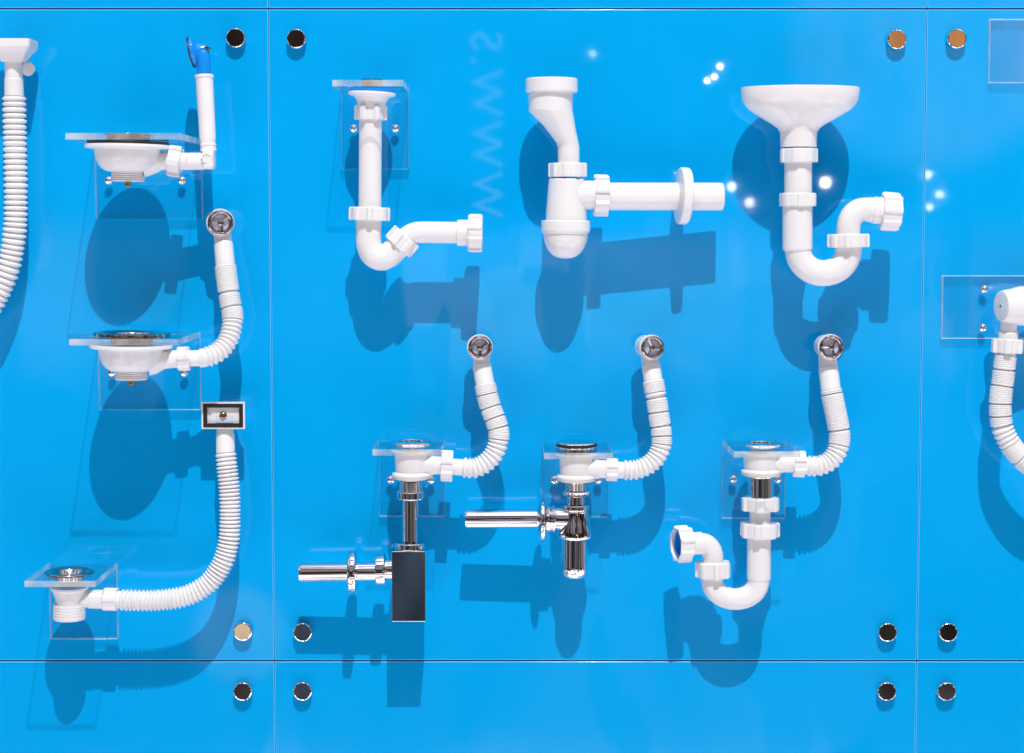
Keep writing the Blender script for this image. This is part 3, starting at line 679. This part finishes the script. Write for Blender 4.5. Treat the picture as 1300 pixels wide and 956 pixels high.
# round chrome bottle trap
t = thing('basin_waste', 'chrome bottle trap with a round bottle, black edged lid and hose to a round overflow', 'basin waste', P(729, 736, 54), CH)
basin_head(t, 732, 562, 575, 604, 54, 21.6, 595.3, 769.5, 784, 14.6, 'dome')
b = B(); sweep(b, [(782, 596.6, 54), (793, 596.8, 54), (808, 596, 54), (822, 590.5, 54), (833, 580.5, 53), (839.5, 566, 52), (839.5, 547, 50), (836.5, 528, 48), (834, 510, 46), (831, 493, 44), (828.5, 478, 42), (826.5, 464, 37), (824.5, 452, 30)], None, seg=40,
  samples=plan([('s', 9, 10.6), ('r', 62, 12), ('f', 8, 12.8), ('g', 2, 13), ('f', 9, 13), ('g', 3.5, 13), ('f', 14, 13.2), ('g', 2.5, 13), ('f', 15, 13.2), ('g', 2.5, 13), ('r', 6, 12.8), ('f', 14, 13.3), ('s', 1, 12.2), ('s', 18, 12), ('s', 1, 11.4), ('s', 12, 11.2)]))
part('hose', b, 'white_hose', t)
round_overflow(t, 827, 441.5, 15.4, 55, 1.2, 0, 1.1, -7)
b = B(); thread(13.4, 608, 624, 731.4, d, b, 2.4, .5); lathe(b, (731.4, 607.5, d), (731.4, 614, d), [(0, 14), (0, 22), (2, 21), (5, 14)], 44, c=.4)
lathe(b, (731.4, 622.5, d), (731.4, 631, d), [(0, 12), (1.2, 17.4), (4, 16), (6, 16.6), (7.5, 12)], 72, wings(20, .05, .5), .4); part('threaded_tail', b, 'chrome', t)
b = B(); cyl(b, (731, 629, d), (731, 643, d), 11.4); part('tailpipe', b, 'chrome', t)
b = B(); lathe(b, (730.5, 640.5, d), (730.5, 684, d), [(0, 12), (0, 17.2), (1, 17.8), (6, 17.8), (7, 16), (12, 16.4), (22, 18.6), (33, 21.8), (40, 22.6), (43, 21), (44, 14)], 96, None, 1.2); tb = part('bottle_body', b, 'chrome', t)
b = B(); lathe(b, (729.5, 682, d), (729.3, 737, d), [(0, 16), (0, 17), (36, 17.3)] + [(38 + 16.5 * math.sin(a * math.pi / 24), 17.3 * math.cos(a * math.pi / 24) ** .75) for a in range(0, 12)] + [(54.6, .5)], 56, c=.5); part('bottle_cup', b, 'chrome', tb)
b = B(); lathe(b, (722, 659, d), (688, 658.6, d), [(0, 15.5), (14, 14.5), (17.5, 14), (17.5, 17.2), (19, 18), (22, 16.4), (25, 18), (29, 17.2), (30, 12.5), (34, 12.5)], 72, c=.5); part('chrome_nut', b, 'chrome', t)
b = B(); lathe(b, (690, 658.5, d), (590, 658.6, 52), [(0, 11.6), (0, 12), (97, 12), (99.5, 11.6), (99.5, 10.4), (60, 10.2), (60, .3)], 44, c=.5); part('side_pipe', b, 'chrome', t)
b = B(); lathe(b, (692.5, 661, d), (681, 661, d), [(0, 12.5), (.6, 25.5), (1.6, 27.2), (5.5, 27.2), (9, 22), (11, 12.5)], 56, c=.9); part('wall_flange', b, 'chrome', t)
# white P trap with chrome sleeve
t = thing('basin_waste', 'white double bend trap with a chrome sleeve and hose to a round overflow', 'basin waste', P(935, 775, 56), CH)
d = 56
basin_head(t, 966.8, 559, 573.5, 597, 56, 23, 588, 1007, 1022, 17, 'flat', 118)
b = B(); sweep(b, [(1019, 591, 56), (1027, 591.6, 56), (1040, 591.2, 55), (1054, 584.5, 54), (1063.5, 571, 53), (1066, 553, 51), (1063, 534, 49), (1059.5, 517, 47), (1056, 500, 45), (1053, 484, 43), (1051.5, 468, 37), (1050.5, 452, 30)], None, seg=40,
  samples=plan([('s', 5, 11), ('r', 52, 12.2), ('f', 16, 13.2), ('g', 3, 13.3), ('f', 42, 13.6), ('g', 1.5, 13.4), ('f', 5, 13.2), ('s', 1, 12.4), ('s', 24, 12.6), ('s', 1, 11.6), ('s', 16, 11.8)]))
part('hose', b, 'white_hose', t)
round_overflow(t, 1054, 441, 15.7, 55, 1, 0, .1, -6)
b = B(); lathe(b, (966, 601.5, d), (966, 633, d), [(0, 14), (0, 17.6), (3.4, 17.6), (3.8, 16.4), (31, 16.4)], 48, c=.5); part('chrome_sleeve', b, 'chrome', t)
b = B(); nut(b, (965.2, 631, d), (965.2, 648, d), 24.2, 5, .16, .5); part('nut', b, 'white_plastic', t)
b = B(); cyl(b, (964.8, 646, d), (964.8, 666, d), 13.4); part('tailpipe', b, 'white_plastic', t)
b = B(); nut(b, (964.8, 663.5, d), (964.6, 681.5, d), 25.4, 7, .1, .2); part('nut', b, 'white_plastic', t)
b = B(); lathe(b, (963.6, 680, d), (963.3, 739, d), [(0, 14.5), (0, 15.2), (54, 15.2), (56.5, 14.6), (58, 13)], 44, c=.8)
pts = [(963, 732, d)] + [(933.5 + 29.5 * math.cos(a), 737 + 23.5 * math.sin(a), d) for a in [math.pi * i / 10 for i in range(0, 11)]] + [(904.3, 722, d)]
sweep(b, pts, lambda s, T: 13.9, 2, 44); part('trap_bend', b, 'white_plastic', t)
b = B(); nut(b, (905, 732.5, d), (905, 713, d), 22.8, 7, .12, .3); part('nut', b, 'white_plastic', t)
b = B(); sweep(b, [(905, 716, d), (905, 706, 56.5), (902.5, 697.5, 57.5), (896, 691, 59), (887, 689.6, 61.5)], lambda s, T: 13.3, 1.5, 44)
lathe(b, (891, 689.4, 60.5), (872, 690.4, 65), [(0, 13), (.6, 14.4), (21, 14.6)], 44, c=.8); part('outlet_elbow', b, 'white_plastic', t)
b = B(); lathe(b, (876, 690.2, 64), (857, 691, 69), [(0, 14.5), (0, 22), (2, 24), (17.5, 24), (19.5, 23), (19.5, 19.2), (6, 19), (6, .3)], 96, wings(8, .12, .3, .4), .8); en = part('end_nut', b, 'white_plastic', t)
b = B(); lathe(b, (875, 690.3, 64.2), (858, 691, 68.8), [(6.2, .3), (6.2, 18.7), (13.5, 18.8), (13.5, 15.6), (8.5, 15), (8.5, .3)], 48, c=.3); part('seal', b, 'blue_plastic', en)

# ------------------------------------------------------------------ right edge: hose with cylindrical head
t = thing('overflow_hose', 'white ribbed hose with a cylindrical head cut off by the right edge', 'overflow hose', P(1280, 449, 50), 'flexible overflow hoses')
b = B(); lathe(b, (1270, 388.5, 62), (1345, 388.5, 42), [(0, .3), (0, 3), (.3, 16), (1.2, 19.2), (6, 20.5), (16, 22), (26, 25), (75, 25)], 48, c=.8); hd_ = part('overflow_head', b, 'white_plastic', t)
b = B(); lathe(b, (1270.7, 388.5, 62.2), (1268, 388.5, 63), [(0, .5), (0, 2.2), (1, 2.0), (1.1, .2)], 16, c=.2); part('screw_head', b, 'brass', hd_)
b = B(); lathe(b, (1281, 400, 54), (1279.5, 438, 52), [(0, 10), (20, 10.4), (22, 12.5), (38, 12.8)], 40, c=.8); part('neck', b, 'white_plastic', t)
b = B(); nut(b, (1279, 430, 52), (1278, 448, 52), 20, 5, .18, .45); part('nut', b, 'white_plastic', t)
b = B(); sweep(b, [(1278, 445, 52), (1276, 458, 52), (1273.5, 480, 52), (1270.5, 503, 53), (1270, 522, 54), (1272.5, 543, 55), (1282, 563, 56), (1297, 582, 57), (1318, 597, 58), (1345, 604, 59), (1372, 604, 60)], None, seg=40,
  samples=plan([('s', 5, 12), ('f', 14, 13.6), ('g', 2.5, 13.4), ('f', 15, 13.7), ('g', 2, 13.5), ('f', 17, 13.9), ('g', 2, 13.5), ('f', 11, 13.8), ('g', 2, 13.5), ('f', 8, 13.6), ('g', 2.5, 13.2), ('r', 20, 13.2), ('f', 16, 13.6), ('g', 2.5, 13.4), ('f', 15, 13.6), ('g', 2, 13.4), ('r', 50, 13)]))
part('hose', b, 'white_hose', t)
b = B(); nut(b, (1370, 604, 60), (1386, 604, 60), 17, 6, .13); lathe(b, (1384, 604, 60), (1420, 604, 60), [(0, 12), (36, 12)], 32); part('end_nut', b, 'white_plastic', t)

# ------------------------------------------------------------------ lit lettering across the hall: only its mirror image shows, on the central panel
def hall_point(px, py, ydist):
    h = P(px, py, 0); v = h - CAM; v = Vector((v.x, -v.y, v.z)); return h + v * (ydist / -v.y)
p0 = hall_point(599, 276, 7)
fc = bpy.data.curves.new('hall_sign', 'FONT'); fc.body = 'WWW.S'; fc.space_character = 1.18; fc.extrude = .01; fc.size = (hall_point(634, 100, 7) - hall_point(600, 100, 7)).length / .60
tmp = bpy.data.objects.new('lettering', fc)
me = bpy.data.meshes.new_from_object(tmp); bpy.data.objects.remove(tmp); bpy.data.curves.remove(fc)
fo = bpy.data.objects.new('hall_sign', me); COL.objects.link(fo)
fo.matrix_world = Matrix(((0, 1, 0, p0.x), (0, 0, 1, p0.y), (1, 0, 0, p0.z), (0, 0, 0, 1)))
m = bpy.data.materials.new('sign_light'); m.use_nodes = True; bb = m.node_tree.nodes['Principled BSDF']
bb.inputs['Base Color'].default_value = (.7, .7, .7, 1); bb.inputs['Emission Color'].default_value = (1, 1, 1, 1); bb.inputs['Emission Strength'].default_value = .62
me.materials.append(m)
fo['label'] = 'pale upright lettering across the hall, faintly mirrored in the central blue panel'; fo['category'] = 'sign'
